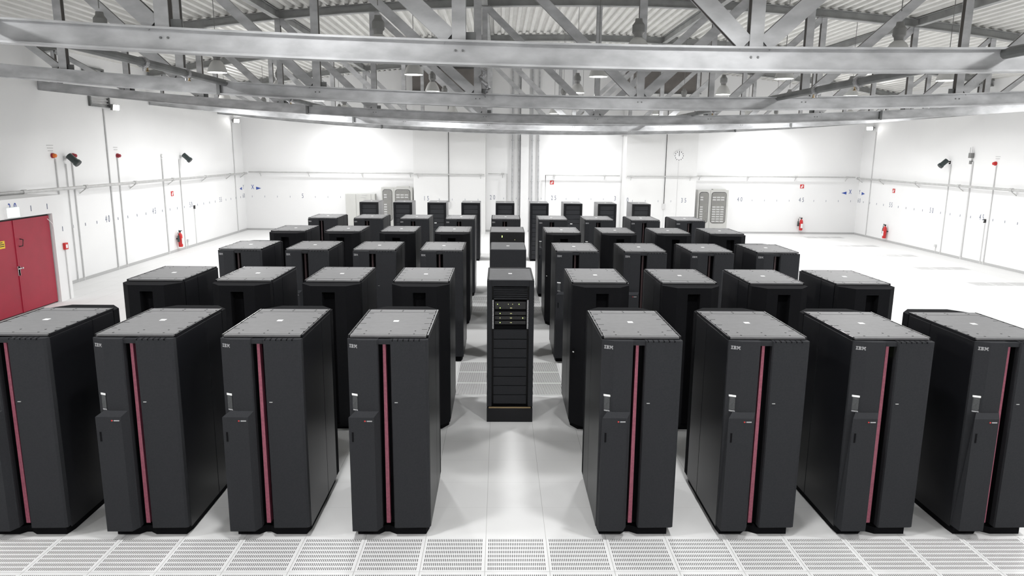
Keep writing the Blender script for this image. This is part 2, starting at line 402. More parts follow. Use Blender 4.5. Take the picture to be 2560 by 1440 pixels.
# ------------------------------------------------------------------ cabinets
BITS = {'I': ['1111', '1111', '0110', '0110', '0110', '0110', '1111', '1111'],
        'B': ['111110', '111111', '011011', '011110', '011110', '011011', '111111', '111110'],
        'M': ['11100111', '11100111', '01111110', '01111110', '01011010', '01011010', '11000011', '11000011']}
def logo_mb(x0, y, z0, h):
    mb = MB(); x = x0; row = h/8; px = h/8*.98
    for ch in 'IBM':
        rows = BITS[ch]
        for r, bits in enumerate(rows):
            i = 0
            while i < len(bits):
                if bits[i] == '1':
                    j = i
                    while j < len(bits) and bits[j] == '1': j += 1
                    mb.box(x+i*px, x+j*px, y-.004, y, z0+h-(r+1)*row+.1*row, z0+h-r*row-.1*row); i = j
                else: i += 1
        x += (len(rows[0])+1)*px
    return mb
H = 3.42
def cabinet(name, front_only=False):
    t = empty(name)
    MB().box(-.625, .625, -.80, .90, .12, H-.01).build('body', M['black'], t)
    MB().prism([(-.58, -.98), (-.22, -.98), (-.14, -.9), (-.06, -.9), (.06, -.98), (.56, -.98), (.6, -.8), (.6, .95), (.45, 1.2), (-.45, 1.2), (-.6, .95), (-.6, -.8)], 0, .12).build('plinth', M['void'], t)
    for s in (-1, 1):
        rim = MB().box(s*.63-.012, s*.63+.012, -.93, .93, H-.02, H+.025)
        for k in range(6): rim.box(s*.61-.012, s*.61+.012, -.75+k*.3, -.72+k*.3, H-.01, H+.032)
        rim.build('top_rim', M['black'], t)
    sm = MB().box(-.605, .605, -.955, .93, H-.01, H+.022); sm.cur = 1; sm.box(-.59, .59, .70, .71, H+.022, H+.024).box(-.59, .59, -.89, -.882, H+.022, H+.024)
    for x in (-.4, 0, .4):
        for y in (-.84, -.66, .78, .86): sm.box(x-.012, x+.012, y-.012, y+.012, H+.022, H+.026)
    for y in (-.55, -.15, .25, .6):
        for s in (-1, 1): sm.box(s*.54-.045, s*.54+.045, y-.006, y+.006, H+.022, H+.025)
    lid = sm.build('lid', [M['lid'], M['dark']], t)
    MB().box(-.055, .035, -.03, .07, H+.022, H+.026).build('sticker', M['white'], lid)
    for s in (-1, 1):
        MB().box(s*.634-.009, s*.634+.009, -.955, .22, .13, H-.03).build('side_panel', M['black'], t, bevel=.004)
        MB().box(s*.634-.009, s*.634+.009, .235, .90, .13, H-.03).build('side_panel', M['black'], t, bevel=.004)
    # front door of two leaves with a deep slot between them
    dl = MB().prism([(-.64, -.96), (-.64, -1.0), (-.45, -1.08), (-.165, -1.08), (-.15, -1.06), (-.15, -.96)], .17, H-.02).build('front_door_leaf', M['front'], t)
    dR = MB().prism([(.045, -.96), (.045, -1.05), (.06, -1.08), (.60, -1.07), (.64, -1.05), (.64, -.96)], .17, H-.02); dR.cur = 1
    for k in range(6): dR.box(.075+k*.085, .091+k*.085, -1.081, -1.0, H-.04, H-.015)
    dR = dR.build('front_door_leaf', [M['front'], M['void']], t)
    MB().box(-.17, -.15, -.96, -.80, .17, H-.02).build('slot_cheek', M['void'], t)
    MB().box(.045, .065, -.96, -.80, .17, H-.02).build('slot_cheek', M['void'], t)
    MB().box(-.15, .045, -.84, -.80, .17, H-.02).build('slot_back', M['void'], t)
    MB().box(-.15, .045, -1.04, -.84, H-.10, H-.03).build('slot_cap', M['front'], t)
    st = MB(); b = len(st.v)
    for z, hw in ((.2, .033), (H-.10, .023)):
        for x, y in ((-hw, -.965), (hw, -.965), (hw, -.84), (-hw, -.84)): st.v.append((-.065+x, y, z))
    for q in ((3, 2, 1, 0), (4, 5, 6, 7), (0, 1, 5, 4), (1, 2, 6, 5), (2, 3, 7, 6), (3, 0, 4, 7)): st.face([b+i for i in q])
    o = st.build('accent_strip', M['pink'], t); o['label'] = 'dusky red vertical strip'
    # lower cover box
    cv = MB(); b = len(cv.v)
    bot = [(-.64, -1.0), (-.625, -1.19), (-.22, -1.19), (-.155, -1.06)]
    top = [(-.52, -1.055, 2.23), (-.625, -1.19, 2.15), (-.22, -1.19, 2.15), (-.155, -1.07, 2.22)]
    cv.v += [(x, y, .17) for x, y in bot] + top
    for q in ((3, 2, 1, 0), (4, 5, 6, 7), (0, 1, 5, 4), (1, 2, 6, 5), (2, 3, 7, 6), (3, 0, 4, 7)): cv.face([b+i for i in q])
    cov = cv.build('lower_cover', M['front'], t)
    MB().box(-.36, -.35, -1.195, -1.189, 2.085, 2.095).box(-.335, -.25, -1.195, -1.189, 2.08, 2.098).build('badge', M['logo'], cov)
    MB().box(-.375, -.355, -1.196, -1.189, 2.08, 2.10).build('badge_dot', M['red'], cov)
    MB().box(-.58, -.55, -1.194, -1.188, 1.74, 1.90).build('grip_slot', M['void'], cov)
    cdx, cdy = .19/.2062, -.08/.2062
    def onto(mb):                                   # lay a shape drawn on x = distance along the angled strip onto it
        mb.v = [(-.64+x*cdx-y*cdy*-1, -1.0+x*cdy+y*cdx, z) for x, y, z in mb.v]; return mb
    onto(logo_mb(.035, -.001, 3.262, .058)).build('logo', M['logo'], dl)
    dp = onto(MB().box(.06, .15, -.012, .01, 2.25, 2.47)).build('display', M['screen'], dl)
    onto(MB().box(.05, .155, -.016, 0, 2.47, 2.50)).build('display_label', M['white'], dp)
    onto(MB().box(.065, .15, -.016, 0, 2.22, 2.24)).build('display_foot', M['logo'], dp)
    MB().box(.10, .15, -1.09, -1.07, 2.36, 2.37).build('latch', M['steel'], dR)
    # acoustic rear cover, trapezoid in plan, with a recessed slot
    rc = MB()
    hw = .14
    rc.prism([(-.64, .93), (-.64, 1.11), (-.39, 1.40), (-hw, 1.40), (-hw, .93)][::-1], .14, H-.02)
    rc.prism([(.64, .93), (.64, 1.11), (.39, 1.40), (hw, 1.40), (hw, .93)], .14, H-.02)
    rc.box(-hw, hw, .93, 1.40, H-.16, H-.02)
    rcv = rc.build('rear_door', M['rear'], t)
    MB().box(-hw, hw, .93, 1.20, .14, H-.16).build('rear_slot', M['void'], rcv)
    lt = MB().prism([(.60, 1.159), (.565, 1.199), (.565, 1.209), (.61, 1.159)], 1.70, 1.95).build('rear_latch', M['void'], rcv)
    MB().prism([(.60, 1.161), (.575, 1.19), (.582, 1.197), (.61, 1.168)], 1.85, 1.875).build('latch_label', M['white'], lt)
    return t

def rack_lid(t, hw, y0, y1, z, m='lid_dark'):
    lid = MB().box(-hw+.03, hw-.03, y0+.05, y1-.04, z-.01, z+.006).build('lid', M[m], t)
    MB().box(-.045, .045, -.05, .04, z+.006, z+.01).build('sticker', M['white'], lid)
def server_rack():
    t = empty('server_rack'); hw = .545
    MB().box(-hw, hw, -.72, .93, .1, 3.43).build('body', M['black'], t)
    MB().box(-hw, -.43, -.9, -.72, .38, 3.43).box(.43, hw, -.9, -.72, .38, 3.43).box(-.43, .43, -.9, -.72, 3.29, 3.43).build('front_frame', M['front'], t, bevel=.008)
    MB().box(-hw, hw, -.93, -.72, 0, .34).box(-.5, .5, -.72, .9, 0, .1).build('plinth', M['black'], t, bevel=.01)
    MB().box(-.5, .5, -.925, -.9, .345, .375).build('brass_strip', M['brass'], t)
    rack_lid(t, hw, -.9, .93, 3.43)
    MB().box(-.5, .5, .80, .86, 3.43, 3.45).box(-.52, -.505, -.85, .86, 3.43, 3.45).box(.505, .52, -.85, .86, 3.43, 3.45).build('lid_rim', M['black'], t)
    def fill(z0, z1): MB().box(-.39, .39, -.84, -.74, z0+.008, z1-.008).build('blank_panel', M['front'], t, bevel=.004)
    zs = [3.27, 3.22, 3.17, 3.12, 3.07, 3.02, 2.96]
    for a, b in zip(zs[1:], zs): fill(a, b)
    for k in range(8): fill(.42+k*.228, .42+(k+1)*.228)
    for s in (-1, 1): 
        r = MB().box(s*.405-.018, s*.405+.018, -.80, -.74, 2.26, 2.95).build('mounting_rail', M['silver'], t)
    MB().box(-.385, .385, -.75, -.72, 2.25, 2.96).build('equipment_bay', M['void'], t)
    for k, (z, hh, ll) in enumerate(((2.85, .12, ((-.30, 1), (.2, 1), (-.05, 0), (.05, 0))), (2.76, .06, ((-.24, 1), (0, 0), (.03, 0))), (2.63, .08, ((-.24, 1), (0, 0), (.03, 0))), (2.52, .08, ((-.24, 0), (0, 0), (.03, 0), (.29, 1))), (2.41, .08, ((-.24, 1), (0, 0), (.03, 0))))):
        u = MB().box(-.36, .36, -.80+.01*(k % 2), -.74, z-hh/2, z+hh/2).build('server_unit', M['server'], t)
        for x, on in ll:
            MB().box(x-.006, x+.006, -.81, -.79, z-.009, z+.009).build('status_light', M['led' if on else 'led_dim'], u)
    return t
def narrow_rack(plain=False):
    t = empty('network_cabinet' if not plain else 'closed_cabinet'); hw = .545
    z1 = 3.40 if not plain else 3.43; yb = .93
    MB().box(-hw+.01, hw-.01, -.78, yb, .1, z1).build('body', M['black'], t)
    MB().box(-.5, .5, -.85, .9, 0, .1).build('plinth', M['void'], t)
    for s in (-1, 1): MB().box(s*(hw-.004)-.008, s*(hw-.004)+.008, -.78, yb, .12, z1-.01).build('side_panel', M['side_sheen' if not plain else 'black'], t)
    rack_lid(t, hw, -.85, yb, z1, 'lid' if not plain else 'lid_dark')
    if plain:
        MB().box(-hw, hw, -.87, -.78, .12, z1).build('front_door', M['front'], t, bevel=.01)
        MB().box(.46, .48, -.885, -.87, 1.6, 1.9).build('handle', M['dark'], t)
    else:
        MB().box(-hw, -.42, -.87, -.78, .1, z1).box(.42, hw, -.87, -.78, .1, z1).box(-.42, .42, -.87, -.78, z1-.09, z1).build('front_frame', M['black'], t)
        for k in range(12): MB().box(-.41, .41, -.84, -.78, .12+k*.265, .12+(k+1)*.265-.02).build('blank_panel', M['front'], t)
        MB().box(-.15, -.02, -.85, -.84, 2.2, 2.24).build('front_label', M['white'], t)
    return t
def wide_switch():
    t = empty('switch_cabinet')
    MB().box(-.64, .64, -.86, .98, .12, 3.43).build('body', M['black'], t)
    MB().box(-.6, .6, -.8, .9, 0, .12).build('plinth', M['void'], t)
    rack_lid(t, .64, -.93, .98, 3.43, 'lid')
    d = MB().prism([(-.65, -.86), (-.6, -.96), (.6, -.96), (.65, -.86)], .14, 3.43).build('front_door', M['server'], t, bevel=.01)
    MB().box(-.205, -.180, -.967, -.96, 3.24, 3.31).build('status_light', M['led'], d)
    MB().box(.27, .285, -.967, -.96, 3.14, 3.17).build('status_light', M['led_dim'], d)
    return t
proto = cabinet('compute_cabinet'); srv = server_rack(); narrow = narrow_rack(); plain = narrow_rack(True); wide = wide_switch()
first = {}
def put(p, loc, rz, **k):
    o = p if p.name not in first else dup(p)
    if p.name not in first: first[p.name] = 1
    place(o, loc, rz); tag(o, **k); return o
LR = ['leftmost', 'second from left', 'third from left', 'fourth from left', 'centre', 'fourth from right', 'third from right', 'second from right', 'rightmost']
rows = [(15.08, 0, 'foremost row with red stripe', 'front row cabinets'),
        (19.90, math.pi, 'second row, turned backwards', 'second row cabinets'),
        (25.08, 0, 'third row, facing the camera', 'third row cabinets'),
        (29.94, math.pi, 'fourth row, turned backwards', 'fourth row cabinets'),
        (35.06, 0, 'fifth row, facing the camera', 'fifth row cabinets')]
for r, (y, rz, desc, grp) in enumerate(rows):
    for i, x in enumerate(CX):
        if i == 4: continue
        xx = x + (.04 if r >= 2 else 0)
        o = put(proto, (xx, y, 0), rz, label='black cabinet, %s, %s' % (desc, LR[i]), cat='computer cabinet', group=grp)
        if r == 0 and i == 7:
            for z in (3.22, 3.12, 2.45, 1.85): MB().box(-.005+.01*(z > 2), .01+.01*(z > 2), -.85, -.84, z-.012, z+.012).build('status_light', M['led' if z > 3 else 'led_dim'], o)
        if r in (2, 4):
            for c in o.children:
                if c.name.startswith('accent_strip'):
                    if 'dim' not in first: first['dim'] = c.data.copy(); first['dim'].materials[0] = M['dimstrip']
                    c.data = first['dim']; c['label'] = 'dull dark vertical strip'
put(srv, (20.96, 20.06, 0), 0, label='narrow black open rack with yellow-green server lights, standing in the centre aisle', cat='server rack')
put(plain, (20.96, 25.2, 0), 0, label='narrow plain black cabinet straight behind the open server rack', cat='computer cabinet')
put(wide, (20.98, 30.0, 0), 0, label='glossy black cabinet with one yellow light at top, in the centre aisle', cat='computer cabinet')
put(proto, (20.97, 35.2, 0), 0, label='black cabinet with a front slot, farthest of those in the centre aisle', cat='computer cabinet')
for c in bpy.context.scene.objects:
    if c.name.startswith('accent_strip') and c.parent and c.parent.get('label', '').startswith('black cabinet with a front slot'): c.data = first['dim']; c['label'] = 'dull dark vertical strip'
for i, x in enumerate((13.1, 15.05, 17.03, 19.0, 21.0, 23.0, 24.97, 26.97, 28.97)):
    put(narrow, (x, 45.3, 0), 0, label='small dark cabinet of the rearmost row by the far wall, %s' % ['leftmost', 'second from left', 'third from left', 'fourth from left', 'middle one', 'fourth from right', 'third from right', 'second from right', 'rightmost'][i], cat='computer cabinet', group='rearmost row of small cabinets')

# ------------------------------------------------------------------ roof trusses
NODES = [1.2, 4.3, 7.5, 11.0, 15.1, 20.0, 25.0, 30.1, 34.9, 39.0, 42.5, 45.7, 48.8]
CH = .40
def chord(mb, x0, x1, fn, y0, hh, fw, n, solid=False):
    # I section following the curve; solid = boxed web flush with the flanges
    X = [x0+(x1-x0)*i/n for i in range(n+1)]
    def sweep(ya, yb_, za, zb_):
        b = len(mb.v)
        for x in X:
            z = fn(x); mb.v += [(x, ya, z+za), (x, yb_, z+za), (x, yb_, z+zb_), (x, ya, z+zb_)]
        for i in range(n):
            a = b+4*i; c = a+4
            for k in range(4): j = (k+1) % 4; mb.face([a+k, c+k, c+j, a+j])
        mb.face([b, b+1, b+2, b+3]); e = b+4*n; mb.face([e+3, e+2, e+1, e])
    sweep(-fw/2, fw/2, 0, .035); sweep(-fw/2, fw/2, hh-.035, hh)
    w2 = fw*.42 if solid else .03
    sweep(-w2, w2, .035, hh-.035)
def truss():
    t = empty('roof_truss')
    def bc(a, b, solid):
        m = MB(); chord(m, a, b, zb, 0, CH, .30, 14, solid); m.cur = 1
        if not solid:
            for x in NODES[4:9]:
                for dx in (-.06, .06): m.tube([(x+dx, -.055, zb(x)+.24), (x+dx, -.0, zb(x)+.24)], .02, 6)
        return m.build('bottom_chord', [M['galv'], M['galv_dark']], t)
    bc(XL+.02, 12.1, True); c = bc(12.16, 37.76, False); bc(37.82, XR-.02, True)
    for x in (12.13, 37.79): MB().box(x-.05, x+.05, -.16, .16, zb(x)-.01, zb(x)+CH+.01).build('splice_plate', M['galv_dark'], t)
    m = MB(); chord(m, XL+.02, XR-.02, zt, 0, .36, .30, 40); m.build('top_chord', M['topsteel'], t)
    for i, x in enumerate(NODES):
        if x in (1.2, 48.8): ww = .14
        else: ww = .23
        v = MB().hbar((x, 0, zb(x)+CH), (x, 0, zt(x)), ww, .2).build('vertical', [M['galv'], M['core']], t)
        MB().box(x-.28, x+.28, -.02, .02, zb(x)+CH-.02, zb(x)+CH+.14).build('gusset_plate', M['galv_dark'], v)
    for i in range(len(NODES)-1):
        a, b = NODES[i], NODES[i+1]
        if b <= 25: p0, p1 = (a+.1, 0, zt(a)-.02), (b-.16, 0, zb(b)+CH+.05)
        else: p0, p1 = (b-.1, 0, zt(b)-.02), (a+.16, 0, zb(a)+CH+.05)
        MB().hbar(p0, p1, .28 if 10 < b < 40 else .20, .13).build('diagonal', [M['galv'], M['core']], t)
    return t
t0 = truss()
TN = ['nearest the camera, largest in the photo', 'second from the camera', 'third from the camera', 'fourth from the camera', 'farthest, just before the far wall']
for i, y in enumerate((15.65, 25.65, 35.65, 45.6, 55.6)):
    o = t0 if i == 0 else dup(t0); place(o, (0, y, (.14, .07, 0, 0, 0)[i])); tag(o, 'galvanised steel roof truss, ' + TN[i], 'roof truss', 'roof trusses')
def purlin():
    m = MB(); m.box(-.13, .13, .2, 9.8, -.34, -.31).box(-.13, .13, .2, 9.8, -.03, 0).box(-.02, .02, .2, 9.8, -.31, -.03)
    return m.build('roof_purlin', M['topsteel'])
p0 = purlin(); fi = True
for bi, (y, bn) in enumerate(((15.65, 'between the nearest and second trusses'), (25.65, 'between the second and third trusses'), (35.65, 'between the third and fourth trusses'), (45.62, 'between the fourth and farthest trusses'))):
    for x, xn in ((11.0, 'leftmost'), (20.0, 'left of the middle'), (30.1, 'right of the middle'), (39.0, 'rightmost')):
        o = p0 if fi else p0.copy()
        if not fi: col.objects.link(o)
        fi = False; place(o, (x, y, zt(x)+.375)); tag(o, 'roof purlin %s, %s' % (bn, xn), 'roof beam', 'purlins under the ceiling')

# ------------------------------------------------------------------ high-bay lamps
def lathe(prof, n=24):
    mb = MB(); rings = []
    for r, z in prof:
        rings.append(len(mb.v)); mb.v += [(r*math.cos(2*math.pi*k/n), r*math.sin(2*math.pi*k/n), z) for k in range(n)]
    for a, b in zip(rings, rings[1:]):
        for k in range(n): j = (k+1) % n; mb.face([a+k, a+j, b+j, b+k])
    return mb
ld = bpy.data.lights.new('bay_light', 'AREA'); ld.shape = 'DISK'; ld.size = .56*S; ld.energy = LAMP_W; ld.color = (1, 1, 1); ld.spread = math.radians(172)
def bay_lamp():
    t = empty('pendant_lamp')
    lathe([(.33, 0), (.34, .01), (.315, .10), (.27, .22), (.19, .36), (.12, .42), (.02, .43)]).build('lamp_shade', M['lamp_shell'], t, smooth=True)
    lathe([(.02, .42), (.11, .42), (.12, .50), (.16, .55), (.16, .72), (.10, .80), (.09, .88), (.02, .89)], 16).build('lamp_cap', M['lamp_cap'], t, smooth=True)
    mb = lathe([(.32, .012), (.001, .014)]); mb.build('lamp_glass', M['glow'], t)
    MB().tube([(0, 0, .88), (0, 0, 3.2)], .012, 6).build('hanging_cord', M['lamp_cap'], t)
    l = bpy.data.objects.new('lamp_light', ld); col.objects.link(l); l.parent = t; l.location = (0, 0, -.004)
    return t
L0 = bay_lamp(); fi = True
xn = ['by the left wall', 'second from left', 'third from left', 'middle one', 'third from right', 'second from right', 'by the right wall']
yn = ["in an added, unseen row behind the camera", 'above the front row cabinets', 'in the nearest row seen, above the big truss', 'in the second row seen', 'in the third row seen', 'in the fourth row, behind trusses', 'in an added fifth row, unseen behind trusses']  # rows behind the camera and fifth are unseen, added for fill light
spots = [(x, y, 'bell-shaped pendant lamp %s, %s' % (yn[j], xn[i])) for j, y in enumerate(LAMP_Y) for i, x in enumerate(LAMP_X) if not (i == 0 and j in (3, 4)) and not (i == 6 and j == 4)]
spots += [(8.8, 57.1, 'bell-shaped pendant lamp near the far wall, left of the left pier'), (26.8, 57.1, 'bell-shaped pendant lamp near the far wall, between the piers'), (41.3, 57.1, 'bell-shaped pendant lamp near the far wall, right of the right pier')]
spots.append((44.0, 33.6, 'bell-shaped pendant lamp added outside the frame to brighten the right wall'))  # unseen lamp added to brighten the right wall and floor
ld2 = ld.copy(); ld2.energy = LAMP_W*1.3; ld2.spread = math.radians(172)
for x, y, lab in spots:
    o = L0 if fi else dup(L0); fi = False
    if y == 57.1:
        for c in o.children:
            if c.type == 'LIGHT': c.data = ld2
    lz = LAMP_Z - {22: .2, 57.1: .2, 50.2: .2}.get(y, 0); place(o, (x, y, lz))
    c_ = [c for c in o.children if c.name.startswith('hanging_cord')][0]
    c_.scale = (1, 1, (zt(x)+ZD+.08-lz)/3.2); c_.location.z = 0
    tag(o, lab, 'pendant lamp', 'pendant lamps under the roof')

# ------------------------------------------------------------------ floodlights
fd = bpy.data.lights.new('flood_light', 'AREA'); fd.shape = 'RECTANGLE'; fd.size = .45*S; fd.size_y = .28*S; fd.energy = 150; fd.color = (1, .99, .98); fd.spread = math.radians(100)
def flood(x, y, z, aim, label):
    t = empty('floodlight', (x, y, z), label=label, cat='floodlight', group='floodlights')
    d = Vector(aim).normalized(); q = d.to_track_quat('-Z', 'Y')
    h = MB().box(-.24, .24, -.15, .15, 0, .14).build('housing', M['lamp_cap'], t); h.rotation_mode = 'QUATERNION'; h.rotation_quaternion = q
    lens = MB().box(-.21, .21, -.12, .12, -.012, -.002).build('lens', M['flood'], h)
    l = bpy.data.objects.new('flood_beam', fd); col.objects.link(l); l.parent = h; l.location = (0, 0, -.03*S)
    sx = XL-x if x < 25 else XR-x
    if 5 < x < 45: MB().box(-.05, .05, -.05, .05, .1, .35).build('bracket', M['galv_dark'], t)
    else: MB().tube([(0, 0, .05), (sx, 0, .05)], .035, 6).build('bracket', M['galv_dark'], t)
    return t
flood(XL+.35, 41.2, 8.4, (.97, -.2, -.15), 'glaring floodlight on the left wall above the second red beacon')
flood(XL+.35, 58.2, 8.45, (.9, -.7, -.3), 'floodlight high in the far left corner of the hall')
flood(XR-.4, 58.4, 8.35, (-.85, -.75, -.25), 'glaring floodlight high in the far right corner of the hall')

# ------------------------------------------------------------------ wall services
def wall_pipe(name, pts, r, brackets, nrm, label, mt='pipe'):
    t = empty(name, pts[0], label=label, cat='pipe', group='pipes along the walls')
    o = Vector(pts[0])
    MB().tube([tuple(Vector(p)-o) for p in pts], r, 10).build('pipe', M[mt], t, smooth=True)
    for b in brackets:
        p = Vector(b)-o; n = Vector(nrm); tt = Vector((0, 1, 0)) if abs(n.x) else Vector((1, 0, 0))
        mb = MB().tube([tuple(p-Vector((0, 0, .02))), tuple(p+n-Vector((0, 0, .02)))], .03, 6).tube([tuple(p-Vector((0, 0, .08))), tuple(p+n-Vector((0, 0, .32)))], .022, 6)
        mb.tube([tuple(p-tt*.12), tuple(p+tt*.12)], r*1.35, 10)
        mb.build('pipe_bracket', M[mt], t)
    return t
RZ = 4.5
wall_pipe('wall_pipe', [(XL+.33, 22, RZ), (XL+.33, YB-.3, RZ)], .075, [(XL+.33, y, RZ) for y in (29, 33.3, 37.8, 42.5, 47, 51.9, 56.3, 59.2)], (-.33, 0, 0), 'grey pipe running along the left wall above the numbers')
wall_pipe('wall_pipe', [(XR-.33, 22, RZ), (XR-.33, YB-.3, RZ)], .075, [(XR-.33, y, RZ) for y in (42.4, 47, 51.7, 56.3, 59.5)], (.33, 0, 0), 'grey pipe running along the right wall above the numbers')
wall_pipe('wall_pipe', [(XL+.5, YB-.3, 4.6), (13.9, YB-.3, 4.6)], .05, [(x, YB-.3, 4.6) for x in (1.8, 5.6, 9.8, 13.6)], (0, .3, 0), 'grey pipe on the far wall left of the left pier')
wall_pipe('wall_pipe', [(14.1, PY-.25, 4.6), (19.5, PY-.25, 4.6)], .05, [(x, PY-.25, 4.6) for x in (14.4, 19.2)], (0, .25, 0), 'grey pipe across the left pier of the far wall')
wall_pipe('wall_pipe', [(19.75, YB-.3, 4.62), (21.25, YB-.3, 4.62), (21.25, YB-.3, .3)], .045, [(20.9, YB-.3, 4.62)], (0, .3, 0), 'grey pipe elbow turning down just right of the left pier')
wall_pipe('wall_pipe', [(24.3, YB-.3, .3), (24.3, YB-.3, 4.55), (30.2, YB-.3, 4.55)], .045, [(25.0, YB-.3, 4.55), (29, YB-.3, 4.55)], (0, .3, 0), 'grey pipe elbow left of the right pier, beside the small red sign')
wall_pipe('wall_pipe', [(30.45, PY-.25, 4.58), (35.85, PY-.25, 4.58)], .05, [(x, PY-.25, 4.58) for x in (30.8, 35.4)], (0, .25, 0), 'grey pipe across the right pier of the far wall')
wall_pipe('wall_pipe', [(36.1, YB-.3, 4.58), (XR-.5, YB-.3, 4.58)], .05, [(x, YB-.3, 4.58) for x in (36.6, 40.5, 44.3, 48.4)], (0, .3, 0), 'grey pipe on the far wall right of the right pier')
for x, r, lab in ((21.67, .06, 'left edge of the white column'), (22.21, .07, 'against the white column'), (23.22, .06, 'right of the white column'), (23.73, .06, 'second right of the white column')):
    t = empty('riser_pipe', (x, YB-.15, 0), label='grey-green vertical riser pipe on the far wall, ' + lab, cat='pipe', group='riser pipes on the far wall')
    MB().tube([(0, 0, .0), (0, 0, 12.9)], r, 10).build('pipe', M['galv'], t, smooth=True)
    MB().tube([(0, 0, 4.0), (0, 0, 4.08)], r*1.5, 10).tube([(0, 0, 7.2), (0, 0, 7.28)], r*1.5, 10).build('pipe_clamp', M['galv'], t)
structure(MB().box(22.32, 22.95, YB-.35, YB-.05, 0, 12.9).build('trim_4', M['wall']))
for x, lab in ((16.75, 'left'), (33.45, 'right')):
    t = empty('cable_drop', (x, PY-.06, 2.1), label='thin black cable with a small white box down the %s pier' % lab, cat='cable', group='cable drops on the piers')
    MB().tube([(0, 0, .35), (0, 0, 8.6)], .025, 6).build('cable', M['dark'], t)
    MB().box(-.12, .12, -.08, .05, -.05, .38).build('junction_box', M['conduit'], t, bevel=.01)
    MB().tube([(0, 0, -.05), (0, 0, -2.1)], .015, 6).build('lower_conduit', M['conduit'], t)
# vertical conduits on the side walls
def conduit(x, y, z0, z1, r, label):
    t = MB().tube([(0, 0, 0), (0, 0, z1-z0)], r, 8).build('wall_conduit', M['conduit'], None, smooth=True)
    place(t, (x, y, z0)); tag(t, label, 'conduit', 'conduits on the side walls')
LX, RX = XL+.04, XR-.04
for y, z1, r, lab in ((36.15, 5.85, .03, 'under the orange beacon'), (36.9, 5.6, .025, 'under the dark green spotlight'), (37.4, 5.85, .03, 'under the red beacon behind the spotlight'),
                      (40.55, 8.3, .035, 'rising to the glaring floodlight'), (41.45, 5.85, .03, 'under the second red beacon'), (46.4, 5.75, .04, 'left of the fire extinguisher'),
                      (48.7, 5.7, .03, 'right of the fire extinguisher'), (50.4, 2.5, .02, 'short one under the number fifty'), (58.05, 8.3, .03, 'nearest the far corner')):
    conduit(LX, y, .0, z1, r, 'thin grey conduit on the left wall, ' + lab)
for y, z1, r, lab in ((58.1, 8.1, .03, 'nearest the far corner'), (48.5, 5.8, .025, 'under the dark green spotlight'), (46.4, 6.0, .05, 'thick one under the antenna'),
                      (44.3, 5.8, .03, 'under the red beacon'), (44.6, 2.4, .02, 'short one under the number forty five')):
    conduit(RX, y, .0, z1, r, 'thin grey conduit on the right wall, ' + lab)
def beacon(x, y, z, sg, m1, m2, label, big=1.):
    t = empty('warning_beacon', (x, y, z), label=label, cat='beacon', group='warning beacons on the walls')
    MB().tube([(0, 0, 0), (sg*.07, 0, 0)], .12*big, 14).build('base', M[m1], t, smooth=True)
    MB().tube([(sg*.07, 0, 0), (sg*.17, 0, 0), (sg*.20, 0, 0)], [.095*big, .085*big, .05], 14).build('lens', M[m2], t, smooth=True)
beacon(XL, 36.0, 5.98, 1, 'dkred', 'orange', 'orange warning beacon on the left wall above the red door')
beacon(XL, 37.55, 5.97, 1, 'dkred', 'dkred', 'dark red beacon partly behind the green spotlight on the left wall')
beacon(XL, 41.5, 5.95, 1, 'dkred', 'dkred', 'dark red beacon on the left wall between the two green spotlights')
beacon(XR, 44.4, 5.92, -1, 'red', 'red', 'small red beacon on the right wall')
def spotlight(x, y, z, sg, label, k=1.):
    t = empty('wall_spotlight', (x, y, z), label=label, cat='spotlight', group='dark green wall spotlights')
    MB().tube([(0, 0, 0), (sg*.28, 0, 0)], .03, 6).box(-.02 if sg > 0 else 0, .02 if sg > 0 else .02, -.1, .1, -.1, .1).build('arm', M['conduit'], t)
    a = Vector((sg*.20, 0, .13)); d = Vector((sg*.42, .0, -.38))
    mb = MB().tube([tuple(a), tuple(a+d*.75*k), tuple(a+d*.78*k), tuple(a+d*k)], [.15, .15, .18, .18], 16)
    mb.build('lamp_body', M['dkgreen'], t, smooth=True)
    e = a+d*k; MB().tube([tuple(e), tuple(e+d*.02)], .14, 16).build('lamp_glass', M['screen'], t)
spotlight(XL, 36.9, 5.85, 1, 'large dark green cylindrical spotlight on the left wall beside the orange beacon', 1.0)
spotlight(XL, 49.0, 5.85, 1, 'smaller-looking dark green cylindrical spotlight farther along the left wall')
spotlight(XR, 48.7, 5.92, -1, 'dark green cylindrical spotlight on the right wall')
an = empty('antenna', (XR, 46.5, 5.9), label='grey antenna box with two upright rods on the right wall', cat='antenna')
MB().box(-.22, -.04, -.12, .12, .32, .62).build('box', M['lamp_cap'], an)
MB().tube([(-.15, -.1, .6), (-.15, -.1, 1.0)], .02, 6).tube([(-.15, .1, .6), (-.15, .1, .95)], .02, 6).build('rod', M['conduit'], an)
MB().box(-.14, 0, -.06, .1, -.05, .16).tube([(-.06, 0, .1), (-.06, 0, .4)], .015, 6).build('mount', M['lamp_cap'], an)
dt = empty('smoke_detector', (XL, 46.45, 5.9), label='round white detector at the top of a conduit on the left wall', cat='detector')
MB().tube([(0, 0, 0), (.06, 0, 0)], .12, 16).build('ring', M['conduit'], dt); MB().tube([(.06, 0, 0), (.09, 0, 0)], .08, 16).build('face', M['white'], dt)
